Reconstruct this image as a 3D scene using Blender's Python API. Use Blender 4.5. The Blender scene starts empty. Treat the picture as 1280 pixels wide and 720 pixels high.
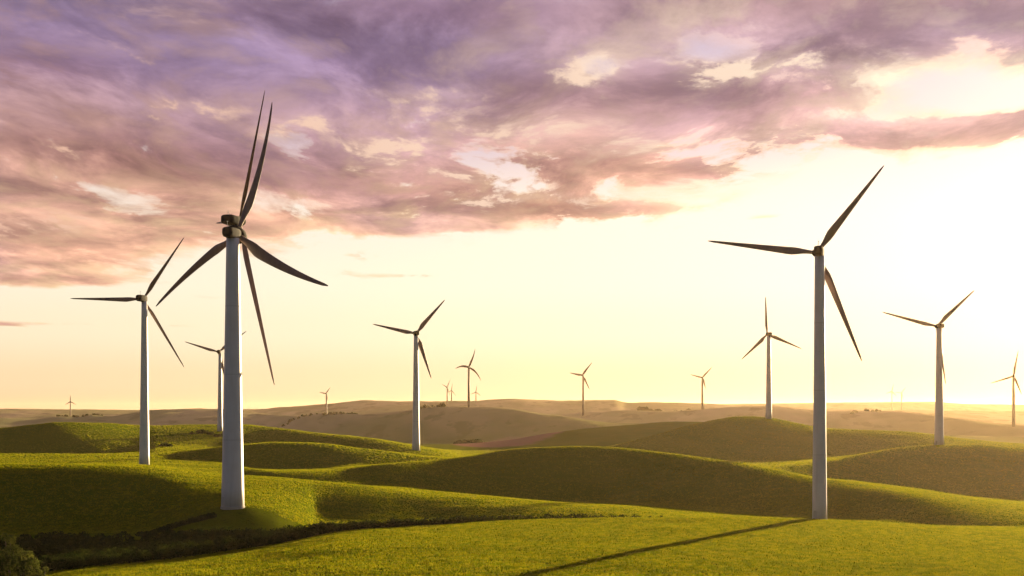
import bpy, bmesh, math, random
import numpy as np
from mathutils import Vector, Matrix
random.seed(7)
rng = np.random.default_rng(11)
S = bpy.context.scene
C = S.collection
F = 1777.8          # focal length expressed in photo pixels (1280 wide, 50 mm lens)
HOR = 512.0         # horizon row of the photo
R = math.radians
SUN_AZ, SUN_EL = 29.5, 4.9

# ------------------------------------------------------------------ camera
cam = bpy.data.objects.new('camera', bpy.data.cameras.new('camera'))
C.objects.link(cam)
cam.data.lens = 50.0
cam.data.sensor_width = 36.0
cam.location = (0, 0, 0)
cam.rotation_euler = (R(90), 0, 0)
cam.data.shift_y = (HOR - 360.0) / 1280.0
cam.data.clip_start = 0.5
cam.data.clip_end = 40000
S.camera = cam

# ------------------------------------------------------------------ view
S.view_settings.view_transform = 'Standard'
S.view_settings.look = 'None'
S.view_settings.gamma = 1.0
EXPO = 2.25
S.view_settings.exposure = EXPO
S.view_settings.use_curve_mapping = False

# ------------------------------------------------------------------ node helpers
class G:
    def __init__(s, nt):
        s.nt = nt
    def n(s, t, **k):
        o = s.nt.nodes.new(t)
        for a, b in k.items():
            setattr(o, a, b)
        return o
    def put(s, sock, v):
        if isinstance(v, bpy.types.NodeSocket):
            s.nt.links.new(v, sock)
        else:
            sock.default_value = v
    def m(s, op, a, b=0.0, c=0.0):
        o = s.n('ShaderNodeMath', operation=op)
        s.put(o.inputs[0], a); s.put(o.inputs[1], b); s.put(o.inputs[2], c)
        return o.outputs[0]
    def add(s, a, b): return s.m('ADD', a, b)
    def sub(s, a, b): return s.m('SUBTRACT', a, b)
    def mul(s, a, b): return s.m('MULTIPLY', a, b)
    def div(s, a, b): return s.m('DIVIDE', a, b)
    def clamp(s, a):
        o = s.n('ShaderNodeClamp'); s.put(o.inputs[0], a); return o.outputs[0]
    def rng(s, v, a, b, c=0.0, d=1.0, smooth=True):
        o = s.n('ShaderNodeMapRange', interpolation_type='SMOOTHSTEP' if smooth else 'LINEAR')
        s.put(o.inputs[0], v); s.put(o.inputs[1], a); s.put(o.inputs[2], b); s.put(o.inputs[3], c); s.put(o.inputs[4], d)
        return o.outputs[0]
    def mix(s, f, a, b, mode='MIX'):
        o = s.n('ShaderNodeMix', data_type='RGBA', blend_type=mode)
        s.put(o.inputs[0], f)
        for i, v in ((6, a), (7, b)):
            if isinstance(v, tuple) and len(v) == 3: v = v + (1.0,)
            s.put(o.inputs[i], v)
        return o.outputs[2]
    def xyz(s, x, y, z):
        o = s.n('ShaderNodeCombineXYZ')
        s.put(o.inputs[0], x); s.put(o.inputs[1], y); s.put(o.inputs[2], z)
        return o.outputs[0]
    def sep(s, v):
        o = s.n('ShaderNodeSeparateXYZ'); s.put(o.inputs[0], v); return o.outputs
    def noise(s, v, scale, detail=4.0, rough=0.55, dist=0.0, lac=2.0):
        o = s.n('ShaderNodeTexNoise')
        s.put(o.inputs['Vector'], v); s.put(o.inputs['Scale'], scale)
        s.put(o.inputs['Detail'], detail); s.put(o.inputs['Roughness'], rough)
        s.put(o.inputs['Distortion'], dist); s.put(o.inputs['Lacunarity'], lac)
        return o.outputs['Fac']
    def ramp(s, v, stops, interp='EASE'):
        o = s.n('ShaderNodeValToRGB'); s.put(o.inputs[0], v)
        cr = o.color_ramp; cr.interpolation = interp
        while len(cr.elements) < len(stops): cr.elements.new(0.5)
        for e, (p, c) in zip(cr.elements, stops):
            e.position = p; e.color = c + (1.0,)
        return o.outputs[0]
    def vm(s, op, a, b):
        o = s.n('ShaderNodeVectorMath', operation=op)
        s.put(o.inputs[0], a); s.put(o.inputs[1], b)
        return o.outputs['Value'] if op in ('DOT_PRODUCT', 'LENGTH') else o.outputs[0]

# ------------------------------------------------------------------ world: Nishita sky + evening clouds
world = bpy.data.worlds.new('World'); S.world = world
world.use_nodes = True
nt = world.node_tree; nt.nodes.clear(); g = G(nt)
sky = g.n('ShaderNodeTexSky', sky_type='NISHITA', sun_disc=False)
sky.sun_elevation = R(SUN_EL); sky.sun_rotation = R(SUN_AZ)
sky.air_density = 1.0; sky.dust_density = 2.0; sky.ozone_density = 1.0
bg1 = g.n('ShaderNodeBackground'); g.put(bg1.inputs[0], sky.outputs[0]); bg1.inputs[1].default_value = 0.05

D = g.n('ShaderNodeTexCoord').outputs['Generated']
dx, dy, dz = g.sep(D)[0:3]
hyp = g.m('SQRT', g.add(g.mul(dx, dx), g.mul(dy, dy)))
E = g.div(dz, g.m('MAXIMUM', hyp, 0.001))              # tangent of elevation
A = g.m('ARCTAN2', dx, dy)                              # azimuth, 0 = +Y
sd = Vector((math.sin(R(SUN_AZ)) * math.cos(R(SUN_EL)), math.cos(R(SUN_AZ)) * math.cos(R(SUN_EL)), math.sin(R(SUN_EL))))
cs = g.vm('DOT_PRODUCT', D, tuple(sd))
th = g.m('ARCCOSINE', g.m('MINIMUM', cs, 1.0))
glow_in = g.m('EXPONENT', g.mul(g.mul(th, th), -1 / 0.20 ** 2))
glow_out = g.m('EXPONENT', g.mul(g.mul(th, th), -1 / 0.55 ** 2))
# open sky behind the clouds
clear = g.ramp(E, [(0.0, (.90, .64, .38)), (0.02, (.96, .75, .47)), (0.055, (1.0, .87, .64)), (0.09, (1.0, .90, .72)),
                   (0.13, (1.0, .85, .72)), (0.20, (.62, .44, .55)), (0.30, (.30, .27, .52)), (1.0, (.12, .15, .30))])
clear = g.mix(1.0, clear, g.mix(glow_out, (0, 0, 0), (.15, .15, .17)), 'ADD')
clear = g.mix(1.0, clear, g.mix(glow_in, (0, 0, 0), (.25, .25, .25)), 'ADD')
# cloud layer: coordinates on a high deck, compressed towards the horizon
den = g.add(g.m('MAXIMUM', E, 0.0), 0.10)
cu = g.div(A, den); cv = g.div(-0.62, den) if False else g.mul(g.div(1.0, den), -0.62)
P = g.xyz(g.mul(cu, 1.0), cv, 0.0)
def bump_at(px, py, rx, ry):
    a0 = math.atan((px - 640) / F); e0 = (HOR - py) / F * math.cos(a0)
    da = g.mul(g.sub(A, a0), F / rx); de = g.mul(g.sub(E, e0), F / ry)
    return g.m('EXPONENT', g.mul(g.add(g.mul(da, da), g.mul(de, de)), -1.0))
warp = g.noise(P, 1.6, 2.0, 0.5)
warp2 = g.noise(g.vm('ADD', P, (7.3, 2.1, 4.0)), 1.6, 2.0, 0.5)
off = g.xyz(g.mul(g.sub(warp, 0.5), 0.40), g.mul(g.sub(warp2, 0.5), 0.35), 0.0)
Pw = g.vm('ADD', P, off)
n_big = g.noise(Pw, 1.7, 3.0, 0.5)
n_det = g.noise(Pw, 4.6, 8.0, 0.62)
n_lit = g.noise(g.vm('ADD', Pw, (0.05, -0.05, 0.0)), 4.6, 8.0, 0.62)
n_blg = g.noise(g.vm('ADD', Pw, (0.09, -0.08, 0.0)), 1.7, 3.0, 0.5)
shear = g.xyz(g.add(g.mul(cu, 0.8), g.mul(cv, 0.55)), g.add(cv, g.mul(cu, -0.35)), 3.0)
n_roll = g.noise(g.vm('ADD', shear, off), 2.7, 8.0, 0.60)
edge = g.add(0.128, g.mul(A, 0.11))                     # the deck ends higher up on the sun's side
cov = g.mul(g.sub(g.rng(E, g.sub(edge, 0.055), g.add(edge, 0.075), 0.0, 1.0), 0.5), 1.25)
for px, py, rx, ry, am in [(1190, 105, 95, 50, -.75), (1040, 92, 80, 20, -.45), (900, 66, 80, 14, -.4), (745, 84, 34, 20, -.55),
                           (700, 120, 50, 20, .3), (930, 120, 190, 45, .45), (1065, 35, 75, 38, .7), (1250, 20, 40, 20, .4),
                           (60, 300, 130, 24, .9), (110, 350, 130, 9, 1.1), (30, 330, 120, 10, .6), (230, 300, 90, 14, .5), (420, 285, 120, 10, .5), (560, 283, 120, 8, .5), (380, 280, 200, 14, .5), (640, 262, 130, 12, .5), (250, 215, 260, 30, .45), (660, 268, 120, 15, .55), (695, 212, 60, 22, .4),
                           (850, 208, 75, 22, .55), (590, 160, 60, 40, -.15), (410, 170, 60, 25, -.12), (965, 272, 40, 6, .55), (440, 320, 40, 5, .45),
                           (1240, 160, 90, 22, .75), (780, 150, 60, 14, .2), (1090, 165, 120, 20, .7), (300, 60, 400, 120, .35),
                           (1230, 240, 60, 6, .35), (60, 405, 190, 5, .9), (340, 372, 100, 4, .85), (1110, 285, 60, 4, .8), (780, 262, 80, 6, .8), (520, 345, 80, 4, .7), (400, 260, 260, 30, .3)]:
    cov = g.add(cov, g.mul(bump_at(px, py, rx, ry), am))
dens = g.add(cov, g.add(g.mul(g.sub(n_big, 0.5), 2.1), g.mul(g.sub(n_det, 0.5), 1.5)))
gapn = g.noise(g.vm('ADD', Pw, (4.1, 1.3, 6.0)), 3.2, 7.0, 0.62)
dens = g.sub(dens, g.mul(g.rng(gapn, .50, .66), g.mul(g.rng(E, .24, .17, 0.0, .95), g.rng(A, -.34, .05, .45, 1.0))))
opac = g.rng(dens, -0.04, 0.50)
thick = g.rng(dens, 0.25, 1.05)
litd = g.add(g.mul(g.sub(n_det, n_lit), 3.4), g.mul(g.sub(n_big, n_blg), 2.2))
lit = g.clamp(g.add(g.mul(litd, 1.5), 0.12))
side = g.rng(A, -0.36, 0.36, 0.0, 1.0, False)
ct = g.rng(E, 0.10, 0.29, 0.0, 1.0, False)
cl_left = g.ramp(ct, [(0.0, (.74, .47, .36)), (0.25, (.50, .32, .28)), (0.5, (.40, .26, .26)), (0.75, (.28, .195, .26)), (1.0, (.20, .15, .22))])
cl_right = g.ramp(ct, [(0.0, (.88, .62, .40)), (0.3, (.80, .50, .37)), (0.55, (.60, .40, .40)), (0.8, (.46, .32, .37)), (1.0, (.42, .27, .28))])
cl = g.mix(side, cl_left, cl_right)
n_tint = g.noise(g.vm('ADD', P, (3.0, 9.0, 1.0)), 0.9, 3.0, 0.5)
cl = g.mix(g.rng(n_tint, 0.42, 0.62, 0.0, 0.55), cl, g.mix(1.0, cl, (.84, .93, 1.42), 'MULTIPLY'))
cl = g.mix(g.mul(thick, 0.55), g.mix(1.0, cl, (1.45, 1.4, 1.35), 'MULTIPLY'), g.mix(1.0, cl, (.72, .70, .74), 'MULTIPLY'))
litc = g.mix(side, (.62, .36, .30), (1.0, .82, .62))
litc = g.mix(g.rng(E, 0.12, 0.2), (.95, .72, .46), litc)
roll = g.add(g.mul(n_roll, .62), g.mul(n_det, .38))
cl = g.mix(1.0, cl, g.mix(g.rng(roll, .36, .63), (1.40, 1.38, 1.34), (.60, .57, .62)), 'MULTIPLY')
cl = g.mix(g.mul(lit, g.rng(dens, 0.0, 1.0, 1.0, 0.35)), cl, litc)
def shade_sum(lst):
    t = 0.0
    for px, py, rx, ry, am in lst: t = g.add(t, g.mul(bump_at(px, py, rx, ry), am))
    return t
def warped(lst, w):
    global A, E
    a_, e_ = A, E
    A = g.add(a_, g.mul(g.sub(n_roll, .5), w)); E = g.add(e_, g.mul(g.sub(n_det, .5), w * .35))
    r_ = shade_sum(lst); A, E = a_, e_
    return r_
darkv = warped([(40, 80, 110, 26, .8), (150, 190, 240, 22, .8), (690, 112, 75, 26, .8), (540, 22, 150, 24, .8), (1065, 42, 80, 34, .7), (900, 125, 170, 30, .5),
                (330, 235, 200, 22, .6), (600, 250, 140, 16, .4), (90, 322, 110, 10, .5), (850, 212, 70, 14, .5), (690, 272, 70, 10, .6), (300, 25, 80, 22, .6),
                (420, 75, 60, 18, .4), (700, 205, 60, 14, .4)], .16)
cl = g.mix(g.clamp(darkv), cl, g.mix(1.0, cl, (.60, .54, .60), 'MULTIPLY'))
brown = g.rng(E, .26, .16)
cl = g.mix(g.mul(brown, .55), cl, g.mix(1.0, cl, (1.02, .88, .74), 'MULTIPLY'))
brightv = warped([(375, 158, 45, 14, .9), (480, 182, 40, 12, 1.0), (585, 213, 42, 9, 1.0), (225, 128, 60, 12, .7), (90, 188, 20, 6, .6), (640, 165, 90, 18, .6),
                  (660, 245, 70, 7, .9), (780, 185, 60, 10, .5), (40, 280, 60, 9, .7), (740, 90, 40, 24, 1.0), (950, 78, 130, 12, .8), (1130, 100, 60, 30, .8),
                  (860, 236, 120, 8, .7), (560, 120, 80, 14, .5), (130, 60, 60, 8, .35), (1010, 165, 120, 10, .5), (200, 15, 60, 8, .3), (520, 145, 60, 10, .5)], .20)
n_puff = g.noise(g.vm('ADD', Pw, (1.7, 5.0, 2.0)), 9.0, 8.0, 0.62)
puff = g.rng(g.add(n_puff, g.mul(brightv, .20)), .55, .70)
puffc = g.mix(side, (.86, .52, .38), (1.1, .92, .72))
puffc = g.mix(g.rng(E, .24, .30), puffc, g.mix(side, (.42, .27, .34), (1.0, .85, .72)))
cl = g.mix(g.mul(g.mul(puff, g.clamp(g.mul(brightv, 1.5))), .85), cl, puffc)
cl = g.mix(g.mul(g.clamp(brightv), .30), cl, puffc)
cl = g.mix(1.0, cl, g.mix(glow_in, (0, 0, 0), (.25, .20, .14)), 'ADD')
skyc = g.mix(opac, clear, cl)
below = g.rng(dz, -0.02, 0.0)
skyc = g.mix(below, (.05, .05, .02), skyc)
# the dusky half of the sky behind the camera is dim and blue
back = g.rng(dy, -0.25, 0.55)
skyc = g.mix(back, (.125, .15, .205), skyc)
bg2 = g.n('ShaderNodeBackground'); g.put(bg2.inputs[0], skyc); bg2.inputs[1].default_value = 2 ** -EXPO
veil = g.m('MAXIMUM', opac, 0.86)                      # a thin high veil covers the open sky too
addn = g.n('ShaderNodeMixShader'); g.put(addn.inputs[0], veil)
nt.links.new(bg1.outputs[0], addn.inputs[1]); nt.links.new(bg2.outputs[0], addn.inputs[2])
wo = g.n('ShaderNodeOutputWorld'); nt.links.new(addn.outputs[0], wo.inputs[0])

# ------------------------------------------------------------------ sun
sun = bpy.data.objects.new('sun', bpy.data.lights.new('sun', 'SUN'))
sun.data.energy = 5.0; sun.data.angle = R(0.8); sun.data.color = (1.0, 0.74, 0.39)
sun.rotation_euler = sd.to_track_quat('Z', 'Y').to_euler()
C.objects.link(sun)

# ------------------------------------------------------------------ object helpers
def link(name, me, mat=None, parent=None, smooth=True):
    o = bpy.data.objects.new(name, me); C.objects.link(o)
    if mat: me.materials.append(mat)
    if smooth and len(me.polygons):
        me.polygons.foreach_set('use_smooth', [True] * len(me.polygons))
    if parent: o.parent = parent
    return o
def tag(o, label=None, cat=None, group=None, kind=None):
    if label: o['label'] = label
    if cat: o['category'] = cat
    if group: o['group'] = group
    if kind: o['kind'] = kind
    return o
def new_mat(name):
    m = bpy.data.materials.new(name); m.use_nodes = True; m.node_tree.nodes.clear()
    return m, G(m.node_tree)
def principled(g, **k):
    p = g.n('ShaderNodeBsdfPrincipled')
    for a, b in k.items():
        g.put(p.inputs[a.replace('_', ' ')], b)
    o = g.n('ShaderNodeOutputMaterial'); g.nt.links.new(p.outputs[0], o.inputs[0])
    return p, o

# ------------------------------------------------------------------ terrain
def pchip(xs, ys, x):
    xs = np.asarray(xs, float); ys = np.asarray(ys, float); x = np.clip(x, xs[0], xs[-1])
    h = np.diff(xs); d = np.diff(ys) / h
    m = np.zeros_like(xs)
    for i in range(1, len(xs) - 1):
        if d[i - 1] * d[i] > 0:
            w1 = 2 * h[i] + h[i - 1]; w2 = h[i] + 2 * h[i - 1]
            m[i] = (w1 + w2) / (w1 / d[i - 1] + w2 / d[i])
    m[0] = d[0]; m[-1] = d[-1]
    i = np.clip(np.searchsorted(xs, x, side='right') - 1, 0, len(xs) - 2)
    t = (x - xs[i]) / h[i]
    return ((2 * t**3 - 3 * t**2 + 1) * ys[i] + (t**3 - 2 * t**2 + t) * h[i] * m[i]
            + (-2 * t**3 + 3 * t**2) * ys[i + 1] + (t**3 - t**2) * h[i] * m[i + 1])

def T(pts): return [p[0] for p in pts], [p[1] for p in pts]
# every layer: crest row (photo px) over column, crest distance over column, foot distance ratio, foot height over column
LAY = [
 dict(y=[(-200,775),(0,737),(60,721),(180,706),(320,687),(420,669),(520,660),(640,652.5),(773,648.5),(900,648),(1024,650.5),(1150,656),(1280,664),(1500,684)],
      d=[(-200,240),(60,262),(320,296),(640,335),(1024,341),(1280,335),(1500,320)], foot=None),
 dict(y=[(-300,588),(0,581),(100,582),(177,584),(277,595),(340,597),(420,605),(520,615),(640,626),(773,637),(860,645),(960,652),(1040,656),(1120,660),(1200,665),(1280,671),(1500,692)],
      d=[(-300,430),(0,430),(200,432),(277,440),(520,440),(640,430),(860,410),(1040,400),(1200,392),(1500,385)],
      foot=[(-300,348,-31),(0,348,-30.4),(180,348,-29.9),(200,351,-28.2),(245,350,-25.0),(291,349,-23.1),(340,353,-24.3),(385,366,-27.8),(395,372,-29.5),(420,376,-29.9),(520,374,-30.2),(640,368,-30.0),(860,368,-29.8),(1500,368,-31)], pre=True),
 dict(y=[(-300,566),(0,567),(120,568),(250,575),(350,590),(430,587),(480,580),(520,577),(560,573),(600,568),(640,562),(680,559),(720,558),(770,560),(830,566),(900,575),(960,586),(1014,597),(1070,605),(1147,617),(1217,630),(1280,640),(1500,680)],
      d=[(-300,700),(0,690),(250,640),(350,520),(480,545),(640,585),(720,590),(830,575),(960,540),(1070,500),(1147,475),(1280,440),(1500,425)],
      foot=[(-300,560,-23.5),(177,560,-22.0),(350,485,-25),(480,490,-26),(600,503,-30),(720,508,-32.8),(830,495,-32.5),(960,452,-33.0),(1070,424,-32.6),(1147,412,-32.4),(1280,400,-33.2),(1500,396,-36)]),
 dict(y=[(-300,569),(0,569),(180,568.5),(217,568),(247,565),(277,560),(303,556),(350,553.5),(387,554),(453,561),(500,566),(560,573),(640,575),(760,585),(900,596),(977,585),(1033,577),(1093,565),(1140,558),(1173,556),(1213,556),(1280,561),(1500,575)],
      d=[(-300,760),(180,755),(277,700),(350,693),(453,693),(640,690),(900,690),(1033,780),(1173,855),(1280,870),(1500,880)],
      foot=[(-300,730,-24.5),(180,725,-24),(277,634,-25.5),(380,630,-26.5),(453,630,-24.6),(640,640,-25),(900,640,-33),(1033,700,-36.5),(1173,725,-42),(1280,732,-45),(1500,740,-46)]),
 dict(y=[(-300,545),(0,535),(50,530),(70,528),(133,529),(187,532),(233,531),(303,530.5),(347,535),(387,540),(453,547),(520,559),(560,568),(620,578),(700,575),(767,558),(827,542),(873,529),(930,520.5),(960,522),(993,528),(1033,535),(1093,538),(1160,542),(1200,548),(1280,555),(1500,570)],
      d=[(-300,980),(70,980),(187,1080),(303,1130),(387,1000),(520,830),(620,840),(767,960),(873,1060),(960,1110),(1093,1100),(1280,1100),(1500,1100)],
      foot=[(-300,880,-28),(70,880,-28),(130,880,-27),(175,890,-25.5),(200,900,-23.5),(330,900,-24),(450,770,-24),(560,770,-26),(767,860,-30),(873,900,-32),(960,930,-33.5),(1093,930,-29.5),(1280,920,-28.5),(1500,920,-29)]),
 dict(y=[(-300,560),(0,548),(200,545),(400,552),(560,556),(640,550),(683,542),(773,532),(853,527),(920,528),(1000,534),(1100,545),(1280,560),(1500,570)],
      d=[(-300,1500),(400,1500),(683,1330),(853,1350),(1500,1400)],
      foot=[(-300,1300,-34),(560,1250,-34),(683,1180,-32),(853,1200,-30),(1500,1250,-38)]),
 dict(y=[(-300,523),(0,523),(40,524),(75,521),(100,521.5),(115,519.5),(140,520),(160,517),(187,512.5),(233,511),(277,511),(300,513.5),(340,518),(370,520),(420,518),(463,518),(503,515),(527,510),(553,508),(587,507.5),(640,512),(707,520),(763,528),(850,532),(1000,540),(1500,550)],
      d=[(-300,2500),(300,2500),(400,2150),(587,2050),(763,1900),(1000,1900),(1500,1900)],
      foot=[(-300,1950,-40),(340,1950,-42),(587,1700,-42),(763,1650,-40),(1500,1650,-45)]),
 dict(y=[(-300,528),(300,528),(600,522),(700,517.5),(735,514.5),(793,513),(840,513.5),(873,511.5),(930,508),(960,507.5),(1010,512),(1070,514),(1127,514.5),(1160,519),(1193,523),(1235,529),(1280,533),(1500,545)],
      d=[(-300,3000),(700,2900),(878,2650),(1127,2450),(1280,2050),(1500,1950)],
      foot=[(-300,2650,-45),(700,2450,-48),(878,2250,-46),(1127,2080,-50),(1280,1780,-52),(1500,1700,-55)]),
 dict(y=[(-300,511),(0,511),(200,512.5),(320,512),(345,509.5),(370,508),(413,504.5),(463,500.5),(520,501.5),(587,501),(640,498.5),(707,501),(767,500),(783,503),(827,503),(890,505),(960,509),(1100,512),(1500,518)],
      d=[(-300,5200),(320,4800),(640,4300),(960,4300),(1500,4500)],
      foot=[(-300,3900,-50),(640,3400,-52),(1500,3300,-55)]),
 dict(y=[(-300,516),(700,508),(850,506),(1033,503.5),(1160,502.5),(1210,505),(1280,506),(1500,510)],
      d=[(-300,7500),(1500,6600)],
      foot=[(-300,6200,-50),(1500,5600,-50)]),
]
def column(u):
    """profile knots (depth, height) for one photo column"""
    ks = [(2.0, -24.0), (150.0, -25.2)]
    for L in LAY:
        if L['foot']:
            fx = [p[0] for p in L['foot']]
            fd = float(pchip(fx, [p[1] for p in L['foot']], np.array([u]))[0])
            fz = float(pchip(fx, [p[2] for p in L['foot']], np.array([u]))[0])
            if fd < ks[-1][0] + 12: fd = ks[-1][0] + 12
            if L.get('pre'):
                c0, z0 = ks[-1]; w = min(1.0, max(0.0, (fd - c0 - 25) / 30))
                ks.append((c0 + .35 * (fd - c0), (1 - w) * (z0 + .45 * (fz - z0)) + w * (z0 - 1.1)))
            ks.append((fd, fz))
        cy = float(pchip(*T(L['y']), np.array([u]))[0]); cd = float(pchip(*T(L['d']), np.array([u]))[0])
        cd = max(cd, ks[-1][0] + 14)
        ks.append((cd, -(cy - HOR) / F * cd))
    ks.append((12500.0, -60.0)); ks.append((16000.0, -80.0))
    return [k[0] for k in ks], [k[1] for k in ks]

us = np.concatenate([np.arange(-300, -24, 12.0), np.arange(-24, 1304, 3.0), np.arange(1304, 1500, 12.0)])
th_in = np.arctan((us - 640) / F)
th_l = np.linspace(-math.pi, th_in[0], 40)[:-1]; th_r = np.linspace(th_in[-1], math.pi, 40)[1:]
THS = np.concatenate([th_l, th_in, th_r])
rs = [3.0]
while rs[-1] < 15500:
    r = rs[-1]
    step = 6 if r < 180 else (1.7 if r < 480 else (3.0 if r < 1200 else r * 0.0055))
    if r < 30: step = 3
    rs.append(r + step)
RS = np.array(rs)
def vnoise(x, y, seed):
    xi = np.floor(x).astype(np.int64); yi = np.floor(y).astype(np.int64)
    fx = x - xi; fy = y - yi; fx = fx * fx * (3 - 2 * fx); fy = fy * fy * (3 - 2 * fy)
    def h(a, b):
        v = (a * 374761393 + b * 668265263 + seed * 144665) & 0x7fffffff
        v = ((v ^ (v >> 13)) * 1274126177) & 0x7fffffff
        return ((v ^ (v >> 16)) & 0xffff) / 65535.0
    return (h(xi, yi) * (1 - fx) + h(xi + 1, yi) * fx) * (1 - fy) + (h(xi, yi + 1) * (1 - fx) + h(xi + 1, yi + 1) * fx) * fy
ZT = np.zeros((len(THS), len(RS)))
cache = {}
for i, t in enumerate(THS):
    tc = min(max(t, th_in[0]), th_in[-1])
    u = 640 + F * math.tan(tc)
    kd, kz = column(u)
    depth = RS * math.cos(tc)
    ZT[i] = pchip(kd, kz, depth)
    if abs(t) > abs(tc) + 1e-6:                       # sides and back: settle to a gentle plain
        w = min(1.0, (abs(t) - abs(tc)) / 0.9); w = w * w * (3 - 2 * w)
        ZT[i] = ZT[i] * (1 - w) + (-25.0) * w
XX = RS[None, :] * np.sin(THS)[:, None]; YY = RS[None, :] * np.cos(THS)[:, None]
amp = np.clip(RS / 300.0, 0.2, 1.5)[None, :]
ZT += (vnoise(XX / 17, YY / 17, 1) - .5) * 0.35 * amp + (vnoise(XX / 5.5, YY / 5.5, 2) - .5) * 0.16
ZT += np.where(RS[None, :] > 1800, (vnoise(XX / 60, YY / 60, 3) - .5) * 2.6 + (vnoise(XX / 25, YY / 25, 4) - .5) * 1.3, 0)
def height(x, y):
    t = math.atan2(x, y); r = math.hypot(x, y)
    i = int(np.clip(np.searchsorted(THS, t) - 1, 0, len(THS) - 2)); j = int(np.clip(np.searchsorted(RS, r) - 1, 0, len(RS) - 2))
    a = (t - THS[i]) / (THS[i + 1] - THS[i]); b = (r - RS[j]) / (RS[j + 1] - RS[j])
    return float((ZT[i, j] * (1 - a) + ZT[i + 1, j] * a) * (1 - b) + (ZT[i, j + 1] * (1 - a) + ZT[i + 1, j + 1] * a) * b)
def heights(x, y):
    t = np.arctan2(x, y); r = np.hypot(x, y)
    i = np.clip(np.searchsorted(THS, t) - 1, 0, len(THS) - 2); j = np.clip(np.searchsorted(RS, r) - 1, 0, len(RS) - 2)
    a = (t - THS[i]) / (THS[i + 1] - THS[i]); b = (r - RS[j]) / (RS[j + 1] - RS[j])
    return (ZT[i, j] * (1 - a) + ZT[i + 1, j] * a) * (1 - b) + (ZT[i, j + 1] * (1 - a) + ZT[i + 1, j + 1] * a) * b
def at(px, Y): return (px - 640) / F * Y

nT, nR = ZT.shape
co = np.stack([XX, YY, ZT], -1).reshape(-1, 3)
ii, jj = np.meshgrid(np.arange(nT - 1), np.arange(nR - 1), indexing='ij')
q = np.stack([ii * nR + jj, (ii + 1) * nR + jj, (ii + 1) * nR + jj + 1, ii * nR + jj + 1], -1).reshape(-1, 4)
# close the ring behind the camera and the little hole at its centre
jb = np.arange(nR - 1)
q2 = np.stack([(nT - 1) * nR + jb, jb, jb + 1, (nT - 1) * nR + jb + 1], -1)
q = np.concatenate([q, q2])
def mesh_np(name, verts, faces):
    verts = np.asarray(verts, np.float32); faces = np.asarray(faces, np.int32)
    k = faces.shape[1]
    me = bpy.data.meshes.new(name)
    me.vertices.add(len(verts)); me.vertices.foreach_set('co', verts.ravel())
    me.loops.add(faces.size); me.loops.foreach_set('vertex_index', faces.ravel())
    me.polygons.add(len(faces)); me.polygons.foreach_set('loop_start', np.arange(0, faces.size, k, dtype=np.int32))
    me.update(calc_edges=True); me.validate()
    return me
center = len(co)
me = mesh_np('ground', co, q)
# material of the fields
gm, g = new_mat('field_grass')
pos = g.n('ShaderNodeNewGeometry').outputs['Position']
px_, py_, pz_ = g.sep(pos)[0:3]
big = g.noise(pos, 0.012, 3, 0.5)
mid = g.noise(g.vm('MULTIPLY', pos, (0.25, 1.0, 1.0)), 0.25, 5, 0.65)
fine = g.noise(g.vm('MULTIPLY', pos, (0.4, 1.0, 1.0)), 1.1, 6, 0.7)
col = g.mix(g.rng(big, .35, .65), (.062, .098, .006), (.098, .118, .007))
col = g.mix(g.rng(mid, .42, .70, 0, .7), col, (.105, .118, .010))
nearw = g.rng(py_, 420, 300)
col = g.mix(g.mul(g.rng(fine, .46, .34, 0, .8), nearw), col, (.022, .030, .008))
# bare reddish field in the dip and far ground paled to stand in for haze
def spot(x0, y0, rx, ry):
    a = g.mul(g.sub(px_, x0), 1 / rx); b = g.mul(g.sub(py_, y0), 1 / ry)
    return g.rng(g.add(g.add(g.mul(a, a), g.mul(b, b)), g.mul(g.sub(mid, .5), .5)), 1.15, 0.9)
col = g.mix(spot(at(640, 1500), 1500, 62, 260), col, (.26, .13, .10))
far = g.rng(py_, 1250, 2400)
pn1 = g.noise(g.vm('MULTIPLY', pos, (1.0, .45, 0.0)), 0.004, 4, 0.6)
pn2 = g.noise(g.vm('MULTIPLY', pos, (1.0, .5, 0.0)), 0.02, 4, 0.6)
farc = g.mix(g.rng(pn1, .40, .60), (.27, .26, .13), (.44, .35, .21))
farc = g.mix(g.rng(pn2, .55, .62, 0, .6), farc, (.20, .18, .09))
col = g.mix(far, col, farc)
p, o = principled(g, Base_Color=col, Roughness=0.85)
p.inputs['Specular IOR Level'].default_value = 0.0
bmp = g.n('ShaderNodeBump'); bmp.inputs['Strength'].default_value = 1.0; bmp.inputs['Distance'].default_value = 1.1
bn = g.noise(pos, 1.6, 5, 0.7)
g.put(bmp.inputs['Strength'], g.rng(py_, 320, 700, 1.0, 0.45)); g.put(bmp.inputs['Height'], bn); g.put(p.inputs['Normal'], bmp.outputs[0])
try: gm.use_bump_map_correction = False
except Exception: pass
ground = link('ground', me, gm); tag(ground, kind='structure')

# ------------------------------------------------------------------ haze (real air)
hm = bpy.data.materials.new('haze_air'); hm.use_nodes = True; hm.node_tree.nodes.clear(); g = G(hm.node_tree)
pv = g.n('ShaderNodeVolumePrincipled'); pv.inputs['Density'].default_value = 0.000014
pv.inputs['Color'].default_value = (1.0, .74, .50, 1); pv.inputs['Anisotropy'].default_value = 0.64
om = g.n('ShaderNodeOutputMaterial'); g.nt.links.new(pv.outputs[0], om.inputs['Volume'])
bm = bmesh.new(); bmesh.ops.create_cube(bm, size=1.0)
for v in bm.verts: v.co = Vector((v.co.x * 34000, v.co.y * 34000, -84 if v.co.z < 0 else 76))
hme = bpy.data.meshes.new('haze'); bm.to_mesh(hme); bm.free()
haze = link('haze', hme, hm, smooth=False); tag(haze, kind='stuff'); haze['label'] = 'warm evening haze lying over the valleys and far hills'

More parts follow.
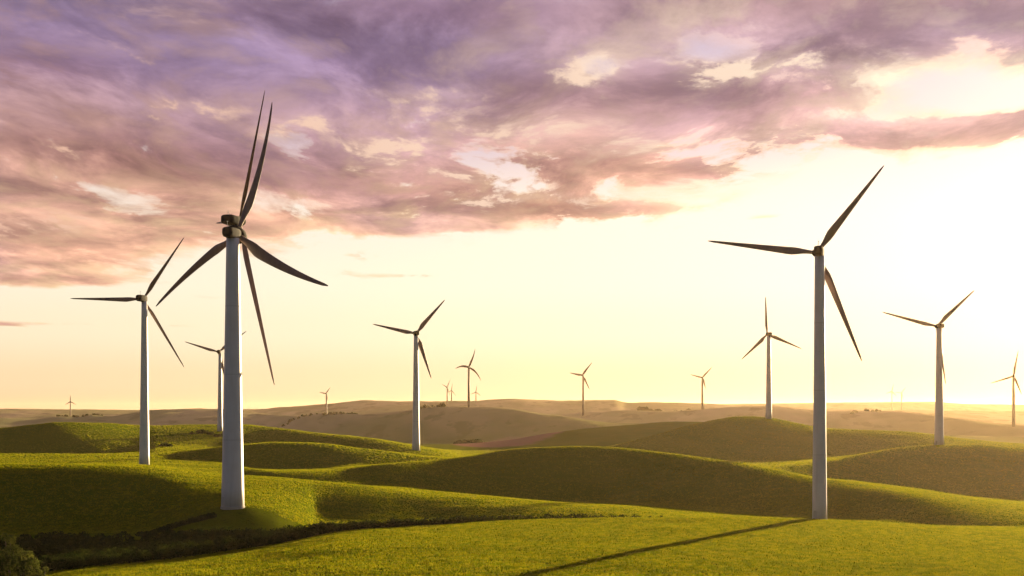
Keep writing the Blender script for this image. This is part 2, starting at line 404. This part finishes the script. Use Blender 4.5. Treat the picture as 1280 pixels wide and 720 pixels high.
# ------------------------------------------------------------------ turbine materials
def paint(name, col, rough, streak=0.0):
    m, g = new_mat(name)
    tc = g.n('ShaderNodeTexCoord').outputs['Object']
    n1 = g.noise(g.vm('MULTIPLY', tc, (1.0, 1.0, 0.08)), 1.2, 5, 0.6)
    n2 = g.noise(tc, 0.35, 3, 0.5)
    c = g.mix(g.rng(n1, .45, .72, 0, .5), col, tuple(v * .78 for v in col))
    c = g.mix(g.rng(n2, .4, .7, 0, .3), c, (col[0] * .85, col[1] * .82, col[2] * .76))
    p, o = principled(g, Base_Color=c, Roughness=g.rng(n1, .3, .7, rough - .06, rough + .14))
    if rough > .7: p.inputs['Specular IOR Level'].default_value = 0.12
    return m
M_TOWER = paint('white_tower_paint', (.58, .57, .60), .45)
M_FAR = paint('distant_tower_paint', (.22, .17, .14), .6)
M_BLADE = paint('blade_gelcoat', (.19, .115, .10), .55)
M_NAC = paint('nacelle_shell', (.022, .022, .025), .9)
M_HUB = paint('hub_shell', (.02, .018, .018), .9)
M_FLANGE = paint('flange_steel', (.42, .42, .43), .5)
M_DOOR = paint('door_paint', (.40, .40, .42), .5)
M_CONC = paint('concrete', (.36, .34, .31), .9)

def bm_obj(name, bm, mat, parent, smooth=True):
    me = bpy.data.meshes.new(name); bm.normal_update(); bm.to_mesh(me); bm.free()
    return link(name, me, mat, parent, smooth)
def loft(bm, rings, cap=True):
    vs = [[bm.verts.new(p) for p in r] for r in rings]
    n = len(vs[0])
    for a, b in zip(vs, vs[1:]):
        for k in range(n):
            bm.faces.new((a[k], a[(k + 1) % n], b[(k + 1) % n], b[k]))
    if cap:
        bm.faces.new(list(reversed(vs[0]))); bm.faces.new(vs[-1])
def circ(c, ax, r, n=24, ax2=None):
    ax = Vector(ax).normalized(); u = ax.orthogonal().normalized(); v = ax.cross(u)
    return [Vector(c) + (u * math.cos(2 * math.pi * k / n) + v * math.sin(2 * math.pi * k / n)) * r for k in range(n)]

def make_blade(root, tip, nrm, chord, bend, parent, origin, rootr, seg=18, twist0=0.35, face=False):
    sp = (tip - root); Ln = sp.length; sd_ = sp.normalized()
    t = nrm.cross(sd_).normalized(); nn = sd_.cross(t).normalized()
    if face: t = sd_.cross(Vector((.3, 1, 0))).normalized(); nn = sd_.cross(t).normalized()
    rings = []
    for k in range(seg + 1):
        s = k / seg
        if s < 0.04: c = rootr * 2; th_ = rootr * 2
        else:
            w = min(1.0, (s - 0.04) / 0.17); w = w * w * (3 - 2 * w)
            c = rootr * 2 * (1 - w) + chord * w
            if s > .21: c = chord * (1 - ((s - .21) / .79) ** 0.9 * .80)
            if s > .95: c *= 1 - (s - .95) / .05 * .55
            th_ = rootr * 2 * (1 - w) + chord * .22 * w
            if s > .21: th_ = c * (.22 - .10 * (s - .21))
        tw = twist0 * (1 - s) ** 2
        cd = t * math.cos(tw) + nn * math.sin(tw); td = sd_.cross(cd)
        ctr = root + sp * s + bend * (4 * s * (1 - s)) - origin
        n = 14; ring = []
        for q_ in range(n):
            a = 2 * math.pi * q_ / n
            x = math.cos(a) * .5; y = math.sin(a) * .5
            if s > .1: x -= 0.12 * min(1, (s - .1) * 8); y *= (1 - .35 * math.cos(a))   # thicker leading edge
            ring.append(ctr + cd * (x * c) + td * (y * th_))
        rings.append(ring)
    bm = bmesh.new(); loft(bm, rings)
    bm_obj('blade', bm, M_BLADE, parent)

def turbine(label, base, d, hub, tips, wt, wb, chord=None, detail=True, hubfar=3.2, dzs=None, bends=None, top_scale=1.0, bz=None, nac=1.0, hubk=1.0, nw=.95, face=False, group='white wind turbines standing on the green hills', no_tower_seams=False):
    """base, hub, tips are read off the photograph and turned into metres at distance d"""
    X = at(base[0], d); zb = height(X, d) if bz is None else bz
    root = bpy.data.objects.new('wind_turbine', None); C.objects.link(root)
    root.location = (X, d, zb); root.empty_display_size = 5
    tag(root, label, 'wind turbine', group)
    org = Vector((X, d, zb))
    m = d / F
    k = max(0.5, min(1.0, (wb * m) / 4.2))
    hy = d + hubfar * k
    H = Vector((at(hub[0], hy), hy, -(hub[1] - HOR) / F * hy))
    l2 = [math.hypot(t[0] - hub[0], t[1] - hub[1]) for t in tips]
    if dzs is None:
        Rr = max(l2) * 1.015; best = None
        mags = [math.sqrt(max(Rr * Rr - l * l, 0)) for l in l2]
        for sgn in range(8):
            sg = [1 if sgn >> b & 1 else -1 for b in range(3)]
            e = abs(sum(a * b for a, b in zip(sg, mags)))
            if best is None or e < best[0]: best = (e, [a * b for a, b in zip(sg, mags)])
        dzs = best[1]
    T3 = []
    for (tx, ty), dz_ in zip(tips, dzs):
        yy = hy + dz_ * m
        T3.append(Vector((at(tx, yy), yy, -(ty - HOR) / F * yy)))
    b = [t - H for t in T3]
    nrm = Vector((0, 0, 0))
    for i in range(3):
        c_ = b[i].normalized().cross(b[(i + 1) % 3].normalized())
        if c_.y < 0: c_ = -c_
        nrm += c_
    nrm.normalize()
    htop = H.z - zb; rt = wt * m / 2; rb = wb * m / 2
    nh = 1.35 * k * nac
    # tower
    bm = bmesh.new(); rings = []; N = 32 if detail else 12
    th_ = htop - nh * .9
    hs = np.linspace(0, 1, 13 if detail else 3)
    for s in hs: rings.append(circ((0, 0, -1.0 + (th_ + 1.0) * s), (0, 0, 1), rb + (rt - rb) * (s ** .85), N))
    loft(bm, rings); tw = bm_obj('tower', bm, M_TOWER if detail else M_FAR, root)
    if detail:
        for s in (.26, .50, .75):
            bm = bmesh.new(); r_ = rb + (rt - rb) * (s ** .85)
            z0 = -1 + (th_ + 1) * s
            loft(bm, [circ((0, 0, z0 + a), (0, 0, 1), r_ + e, N) for a, e in ((-.07, -.02), (-.06, .035), (.06, .035), (.07, -.02))], cap=False)
            bm_obj('flange', bm, M_FLANGE, tw)
        bm = bmesh.new()                                   # small service door with its step, towards the camera's left
        dr = Vector((-.75, -.66, 0)); sdv = Vector((.66, -.75, 0)); rr = rb - .02
        pts = [(-.45, .35), (.45, .35), (.45, 2.2), (.25, 2.5), (-.25, 2.5), (-.45, 2.2)]
        fr = [bm.verts.new(dr * (rr + .07) + sdv * a + Vector((0, 0, z_))) for a, z_ in pts]
        bk = [bm.verts.new(dr * (rr - .25) + sdv * a + Vector((0, 0, z_))) for a, z_ in pts]
        bm.faces.new(fr); bm.faces.new(list(reversed(bk)))
        for i in range(6): bm.faces.new((fr[i], bk[i], bk[(i + 1) % 6], fr[(i + 1) % 6]))
        bm_obj('door', bm, M_DOOR, tw, smooth=False)
        bm = bmesh.new(); loft(bm, [circ((0, 0, -1.2), (0, 0, 1), rb + .12, 28), circ((0, 0, -.02), (0, 0, 1), rb + .12, 28), circ((0, 0, .04), (0, 0, 1), rb + .06, 28)])
        bm_obj('foundation', bm, M_CONC, root, smooth=False)
    # nacelle: rounded box along the rotor axis
    ax = Vector((nrm.x * .6, nrm.y, 0)).normalized()
    if face: ax = Vector((.22, 1, 0)).normalized()
    sx = ax.cross(Vector((0, 0, 1))).normalized(); up = Vector((0, 0, 1))
    top = Vector((0, 0, htop)); Hl = H - org
    fwd = (Hl - top).dot(ax)
    bm = bmesh.new(); rings = []
    prof = [(-4.6, .55), (-4.45, .80), (-3.6, .97), (-1.0, 1.0), (1.0, 1.0), (1.9, .86)] if detail else [(-4.5, .7), (-3.8, 1), (1.9, .9)]
    for a, sc in prof:
        ctr = top + ax * (a * k * nac + (fwd - 3.0 * k) * .5)
        ctr.x += (Hl.x) * .5 * (1 if a > 0 else .4)
        ring = []
        for q_ in range(20):
            an = 2 * math.pi * q_ / 20; cx, sy = math.cos(an), math.sin(an)
            cx = math.copysign(abs(cx) ** .5, cx); sy = math.copysign(abs(sy) ** .5, sy)
            ring.append(ctr + sx * cx * nh * nw * sc + up * sy * nh * sc)
        rings.append(ring)
    loft(bm, rings); nc = bm_obj('nacelle', bm, M_NAC, root)
    if detail:
        bm = bmesh.new()
        c0 = top + ax * (-3.2 * k) + up * nh
        loft(bm, [circ(c0 - up * .1, up, .06, 6), circ(c0 + up * 1.1 * k, up, .05, 6)])
        loft(bm, [circ(c0 + up * 1.1 * k, up, .13, 8), circ(c0 + up * (1.1 * k + .22), up, .13, 8)])
        bm_obj('wind_vane', bm, M_FLANGE, nc)
    # hub with spinner
    bm = bmesh.new(); hr = 1.25 * k * hubk
    rings = [circ(Hl + nrm * (a * hr), nrm, max(.02, r_ * hr), 20) for a, r_ in ((-1.1, .72), (-.7, .95), (0, 1.0), (.6, .85), (1.1, .5), (1.3, .05))]
    loft(bm, rings); hb = bm_obj('hub', bm, M_HUB, root)
    chs = chord if isinstance(chord, tuple) else (chord or 9.0,) * 3
    for i, t3 in enumerate(T3):
        ch = chs[i] * m
        bd = Vector((0, 0, 0))
        if bends: bd = Vector((bends[i][0] * m, 0, -bends[i][1] * m))
        st = H + b[i].normalized() * hr * .6
        make_blade(st, t3, nrm, ch, bd, root, org, ch * .24 if detail else ch * .3, 20 if detail else 8, face=face)
    return root

turbine('tallest near wind turbine left of centre, its grey tower standing beside the dark ditch', (291, 626), 345, (296, 294),
        [(340, 128), (195, 383), (410, 357)], 16, 29, chord=(10.5, 13, 16), hubfar=3.5, dzs=[55, 100, -110], bends=[(5, 3), (-1, -4), (-2, 5)], nac=.95, hubk=1.75, nw=1.05, face=True)
turbine('added wind turbine behind the tallest one, standing in for its two motion-smeared blades', (290, 600), 372, (299, 277),
        [(331, 113), (343, 481), (270, 279)], 9, 15, chord=(5.5, 9, 7), hubfar=2.0, dzs=[-112, -98, 200], nac=1.25, hubk=1.5, nw=1.5, face=True, top_scale=1.0)  # added turbine, its two long blades imitate motion smear of the tallest rotor
turbine('tall near wind turbine right of centre standing on the bright foreground crest', (1024.5, 652), 345, (1021, 316),
        [(1105, 207), (885, 301), (1077, 451)], 12, 18.5, chord=10, hubfar=3.2)
turbine('slim wind turbine at far left with one blade level, standing on the lit crest', (180.5, 583), 553, (179, 374),
        [(230, 297), (88, 373), (230, 459)], 7, 13, chord=6)
turbine('small wind turbine half hidden just left of the tallest tower, in a green field', (275, 546), 1040, (273, 440),
        [(308, 414), (231, 427), (284, 482)], 3.6, 7, chord=4)
turbine('wind turbine left of the picture middle at the foot of the hazy brown hill', (520, 560), 808, (520, 417),
        [(556, 375), (466, 405), (539, 473)], 5.4, 10, chord=6)
turbine('wind turbine with upright blade on top of the round hill left of the foreground tower', (961, 523), 1095, (959, 418),
        [(957, 371), (1002, 436), (927, 449)], 4.6, 8, chord=4.5)
turbine('wind turbine on the right at the crest of the dark brown hill in sun glow', (1174, 556), 860, (1171, 408),
        [(1218, 363), (1103, 390), (1182, 480)], 6.5, 12, chord=6)
D0 = dict(detail=False)
turbine('small wind turbine with drooping blades on top of the hazy hill in the middle', (586, 508), 2040, (586, 459), [(594, 436), (569, 461), (601, 476)], 2.4, 3.4, chord=3.2,
        bends=[(1, 0), (0, -2.5), (1.5, -1.5)], **D0)
turbine('small wind turbine in the mist behind the grassy hill right of centre', (729, 516), 2780, (728, 469), [(740, 453), (712, 466), (737, 487)], 2.2, 3.2, chord=3, **D0)
turbine('small wind turbine on the hazy ridge between the middle and the round hill', (878, 514), 2640, (878, 472), [(890, 459), (863, 468), (882, 486)], 2.2, 3.2, chord=2.6, **D0)
turbine('wind turbine cut by the right edge of the picture on the orange misty slope', (1267, 532), 2040, (1267, 470), [(1273, 438), (1238, 479), (1277, 493)], 3.0, 4.4, chord=3.2, **D0)
turbine('very faint wind turbine on the left ridge with a pale lower tower', (408, 520), 3300, (407.5, 492), [(413, 484), (399, 490), (410, 501)], 1.6, 2.4, chord=1.6, **D0)
FG = dict(detail=False)
turbine('faint distant wind turbine just left of the drooping-blade one, the taller of two', (559, 508), 4100, (559, 484), [(563, 474), (552, 480), (562, 494)], 1.3, 1.9, chord=1.3, **FG)
turbine('faint distant wind turbine just left of the drooping-blade one, the shorter of two', (564.5, 508), 4300, (564.5, 488), [(565.5, 479), (558, 491), (570, 495)], 1.1, 1.7, chord=1.1, **FG)
turbine('faint distant wind turbine just right of the drooping-blade one', (595, 508), 4200, (595, 490), [(596, 482), (588, 493), (601, 495)], 1.1, 1.7, chord=1.1, **FG)
turbine('faint distant wind turbine alone at the far left above the dark treeline', (88, 516), 4400, (88, 502), [(88, 494), (81, 506), (95, 506)], 1.3, 1.8, chord=1.3, **FG)
turbine('faint distant wind turbine left of a twin on the far right horizon', (1115, 506), 6300, (1115, 489), [(1117, 480), (1107, 492), (1121, 496)], 1.1, 1.6, chord=1.1, **FG)
turbine('faint distant wind turbine right of a twin on the far right horizon', (1127, 506), 6300, (1127, 491), [(1132, 484), (1118, 490), (1130, 500)], 1.0, 1.5, chord=1.0, **FG)

# ------------------------------------------------------------------ vegetation
def leaf_mat(name, c1, c2, tr):
    m, g = new_mat(name)
    pos = g.n('ShaderNodeNewGeometry').outputs['Position']
    n = g.noise(pos, .5, 4, .6)
    c = g.mix(g.rng(n, .38, .62), c1, c2)
    d_ = g.n('ShaderNodeBsdfDiffuse'); g.put(d_.inputs[0], c)
    t_ = g.n('ShaderNodeBsdfTranslucent'); g.put(t_.inputs[0], g.mix(1.0, c, (1.2, 1.1, .7), 'MULTIPLY'))
    ms = g.n('ShaderNodeMixShader'); ms.inputs[0].default_value = tr
    g.nt.links.new(d_.outputs[0], ms.inputs[1]); g.nt.links.new(t_.outputs[0], ms.inputs[2])
    o = g.n('ShaderNodeOutputMaterial'); g.nt.links.new(ms.outputs[0], o.inputs[0])
    return m
M_GRASS = leaf_mat('grass_blades', (.084, .116, .006), (.172, .174, .008), .54)
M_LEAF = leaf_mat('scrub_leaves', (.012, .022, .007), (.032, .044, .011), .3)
M_BUSH = leaf_mat('bush_leaves', (.045, .062, .018), (.10, .115, .03), .3)
M_BARK, g = new_mat('bark'); principled(g, Base_Color=g.mix(g.noise(g.n('ShaderNodeTexCoord').outputs['Object'], 6, 4), (.05, .04, .03), (.12, .09, .07)), Roughness=.9)

def tufts(xs, ys, h, w, nb):
    """nb leaning blades (triangles) per tuft"""
    n = len(xs); zs = heights(xs, ys)
    vs = []; 
    for b_ in range(nb):
        ang = rng.uniform(0, math.pi, n); hh = h * rng.uniform(.5, 1.25, n); ww = w * rng.uniform(.6, 1.3, n)
        ox = rng.normal(0, w * .6, n); oy = rng.normal(0, w * .6, n); lx = rng.normal(0, .3, n) * hh; ly = rng.normal(0, .3, n) * hh
        cx, sy = np.cos(ang) * ww, np.sin(ang) * ww
        a = np.stack([xs + ox - cx, ys + oy - sy, zs - .06], -1); c = np.stack([xs + ox + cx, ys + oy + sy, zs - .06], -1)
        t = np.stack([xs + ox + lx, ys + oy + ly, zs + hh], -1)
        vs.append(np.stack([a, c, t], 1))
    v = np.concatenate(vs).reshape(-1, 3)
    return v, np.arange(len(v)).reshape(-1, 3)
n = 300000
yy = rng.uniform(200, 346, n); xx = (rng.uniform(-40, 1320, n) - 640) / F * yy
cl_ = .22 + vnoise(xx * .31 + yy * .08 + 500, yy * .42 - xx * .05 + 500, 9) * .40 + vnoise(xx * .75 + 900, yy * 1.1 + xx * .2 + 900, 12) * .55
uu = xx / yy * F + 640
keep = (rng.uniform(0, 1, n) < cl_ * 1.25) & (yy < pchip(*T(LAY[0]['d']), uu) + 14)
v, f = tufts(xx[keep], yy[keep], .30, .11, 3)
n = 430000
y2 = rng.uniform(346 ** .5, 640 ** .5, n) ** 2; x2 = (rng.uniform(-30, 1310, n) - 640) / F * y2
k2 = rng.uniform(0, 1, n) < vnoise(x2 / 7, y2 / 4, 9) * .6 + .45
v2, f2 = tufts(x2[k2], y2[k2], .20, .20, 2)
f = np.concatenate([f, f2 + len(v)]); v = np.concatenate([v, v2])
y3 = rng.uniform(640 ** .5, 1180 ** .5, 170000) ** 2; x3 = (rng.uniform(-20, 1300, 170000) - 640) / F * y3
v3, f3 = tufts(x3, y3, .24, .45, 2)
f = np.concatenate([f, f3 + len(v)]); v = np.concatenate([v, v3])
gr = link('grass', mesh_np('grass', v, f), M_GRASS, smooth=False); tag(gr, 'short sunlit grass over the foreground rise and the nearer hills', 'grass', kind='stuff')

def leaf_cloud(centers, radii, per, size, flat=.8):
    out = []
    for (cx, cy, cz), r_ in zip(centers, radii):
        k = int(per * r_ * r_)
        dv = rng.normal(size=(k, 3)); dv /= np.linalg.norm(dv, axis=1)[:, None]
        lump = .78 + .35 * vnoise(dv[:, 0] * 2.5 + cx, dv[:, 1] * 2.5 + dv[:, 2] * 2.1 + cy, 5)
        rr = r_ * lump * rng.uniform(.55, 1.0, k) ** .5
        p_ = np.array([cx, cy, cz]) + dv * rr[:, None] * np.array([1, 1, flat])
        a = rng.normal(size=(k, 3)); a /= np.linalg.norm(a, axis=1)[:, None]
        b_ = np.cross(a, rng.normal(size=(k, 3))); b_ /= np.linalg.norm(b_, axis=1)[:, None]
        s = size * rng.uniform(.6, 1.4, k)[:, None]
        out.append(np.stack([p_ - a * s, p_ + b_ * s * .6, p_ + a * s, p_ - b_ * s * .6], 1))
    v = np.concatenate(out).reshape(-1, 3)
    return v, np.arange(len(v)).reshape(-1, 4)
# dark scrub filling the valley behind the foreground rise
cs_, rs_ = [], []
for _ in range(900):
    u = random.triangular(-60, 860, 60) if random.random() < .8 else random.uniform(-60, 420)
    L1d = float(pchip(*T(LAY[0]['d']), np.array([u]))[0])
    wdt = max(10, 82 - u * .16) if u > 0 else 82
    Y = L1d + 8 + random.random() * wdt * (.85 if u < 450 else .6)
    Y = min(Y, 350 if u < 215 or 350 < u < 450 else (322 if u < 351 else 358))
    r_ = random.uniform(1.0, 2.3) * (1 if u < 420 else .8)
    X = at(u, Y); cs_.append((X, Y, height(X, Y) + r_ * .45)); rs_.append(r_)
# line of scrub along the ditch that climbs to the tower
for k in range(60):
    s = k / 59; u = 176 + s * 92 + random.uniform(-3, 3); Y = 345 + s * 1 + random.uniform(-1, 1); Y = 341 - 3 * s
    X = at(u, Y); r_ = random.uniform(.7, 1.2)
    cs_.append((X, Y, height(X, Y) + r_ * .3)); rs_.append(r_)
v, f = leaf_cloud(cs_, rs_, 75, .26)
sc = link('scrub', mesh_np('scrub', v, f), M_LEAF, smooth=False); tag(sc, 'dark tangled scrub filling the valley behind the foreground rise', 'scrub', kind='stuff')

fc, fr_ = [], []
for u0, u1, dist, num, rad in [(70, 128, 2480, 34, 2.6), (352, 452, 2140, 46, 2.2), (520, 556, 2080, 12, 4), (796, 872, 2840, 30, 6), 
                               (566, 602, 1500, 26, 3.2), (600, 690, 1640, 34, 3.0), (150, 300, 2560, 26, 5), (1060, 1110, 2480, 14, 3.2), (200, 214, 905, 22, 1.4), (238, 280, 1010, 24, 1.5)]:
    for _ in range(num):
        s = random.random(); u = u0 + s * (u1 - u0); Y = dist + math.sin(s * 7 + u0) * dist * .012 + random.uniform(-.006, .006) * dist
        r_ = rad * random.uniform(.55, 1.15); X = at(u, Y); fc.append((X, Y, height(X, Y) + r_ * .5)); fr_.append(r_)
v, f = leaf_cloud(fc, fr_, 9, 1.0)
wd = link('woodland', mesh_np('woodland', v, f), M_LEAF, smooth=False); tag(wd, 'distant dark hedges and copses along the misty ridges', 'woodland', kind='stuff')

def bush(u, Y, top_y, blobs, label, seed):
    X = at(u, Y); zb = height(X, Y)
    root = bpy.data.objects.new('bush', None); C.objects.link(root); root.location = (X, Y, zb)
    tag(root, label, 'bush', 'bushes at the lower left corner')
    ztop = -(top_y - HOR) / F * Y; Hh = max(2.5, ztop - zb)
    cc, rr = [], []
    for bx, bz, by, br in blobs:
        cc.append((bx, by, Hh * bz)); rr.append(br)
    v, f = leaf_cloud(cc, rr, 330, .17, 1.0)
    link('crown', mesh_np('crown', v, f), M_BUSH, root, smooth=False)
    bm = bmesh.new()
    for c_, r_ in zip(cc, rr):
        e = Vector(c_); b0 = Vector((random.uniform(-.2, .2), random.uniform(-.2, .2), -.3)); mid_ = b0.lerp(e, .5) + Vector((random.uniform(-.3, .3), 0, .3))
        loft(bm, [circ(b0, (0, 0, 1), .16, 8), circ(mid_, e - b0, .10, 8), circ(e, e - b0, .03, 8)])
    bm_obj('trunk', bm, M_BARK, root)
bush(12, 252, 664, [(0, .35, 0, 2.0), (.6, .62, .3, 1.7), (-1.4, .5, 0, 1.9), (0.2, .86, 0, 1.0), (-1.0, .9, .4, .8)], 'tall pale-topped bush at the left picture edge', 1)
bush(30, 244, 685, [(0, .3, 0, 1.7), (1.2, .55, 0, 1.6), (.2, .75, .3, 1.5), (-1.3, .6, 0, 1.6), (1.9, .2, .3, 1.2)], 'rounded dark green bush in the lower left corner', 2)
bush(52, 238, 704, [(0, .4, 0, .9), (.7, .75, 0, .5), (-.7, .6, .2, .8)], 'low ragged bush at the bottom edge beside the bright grass', 3)
print('objects', len(bpy.data.objects), 'terrain', ZT.shape)
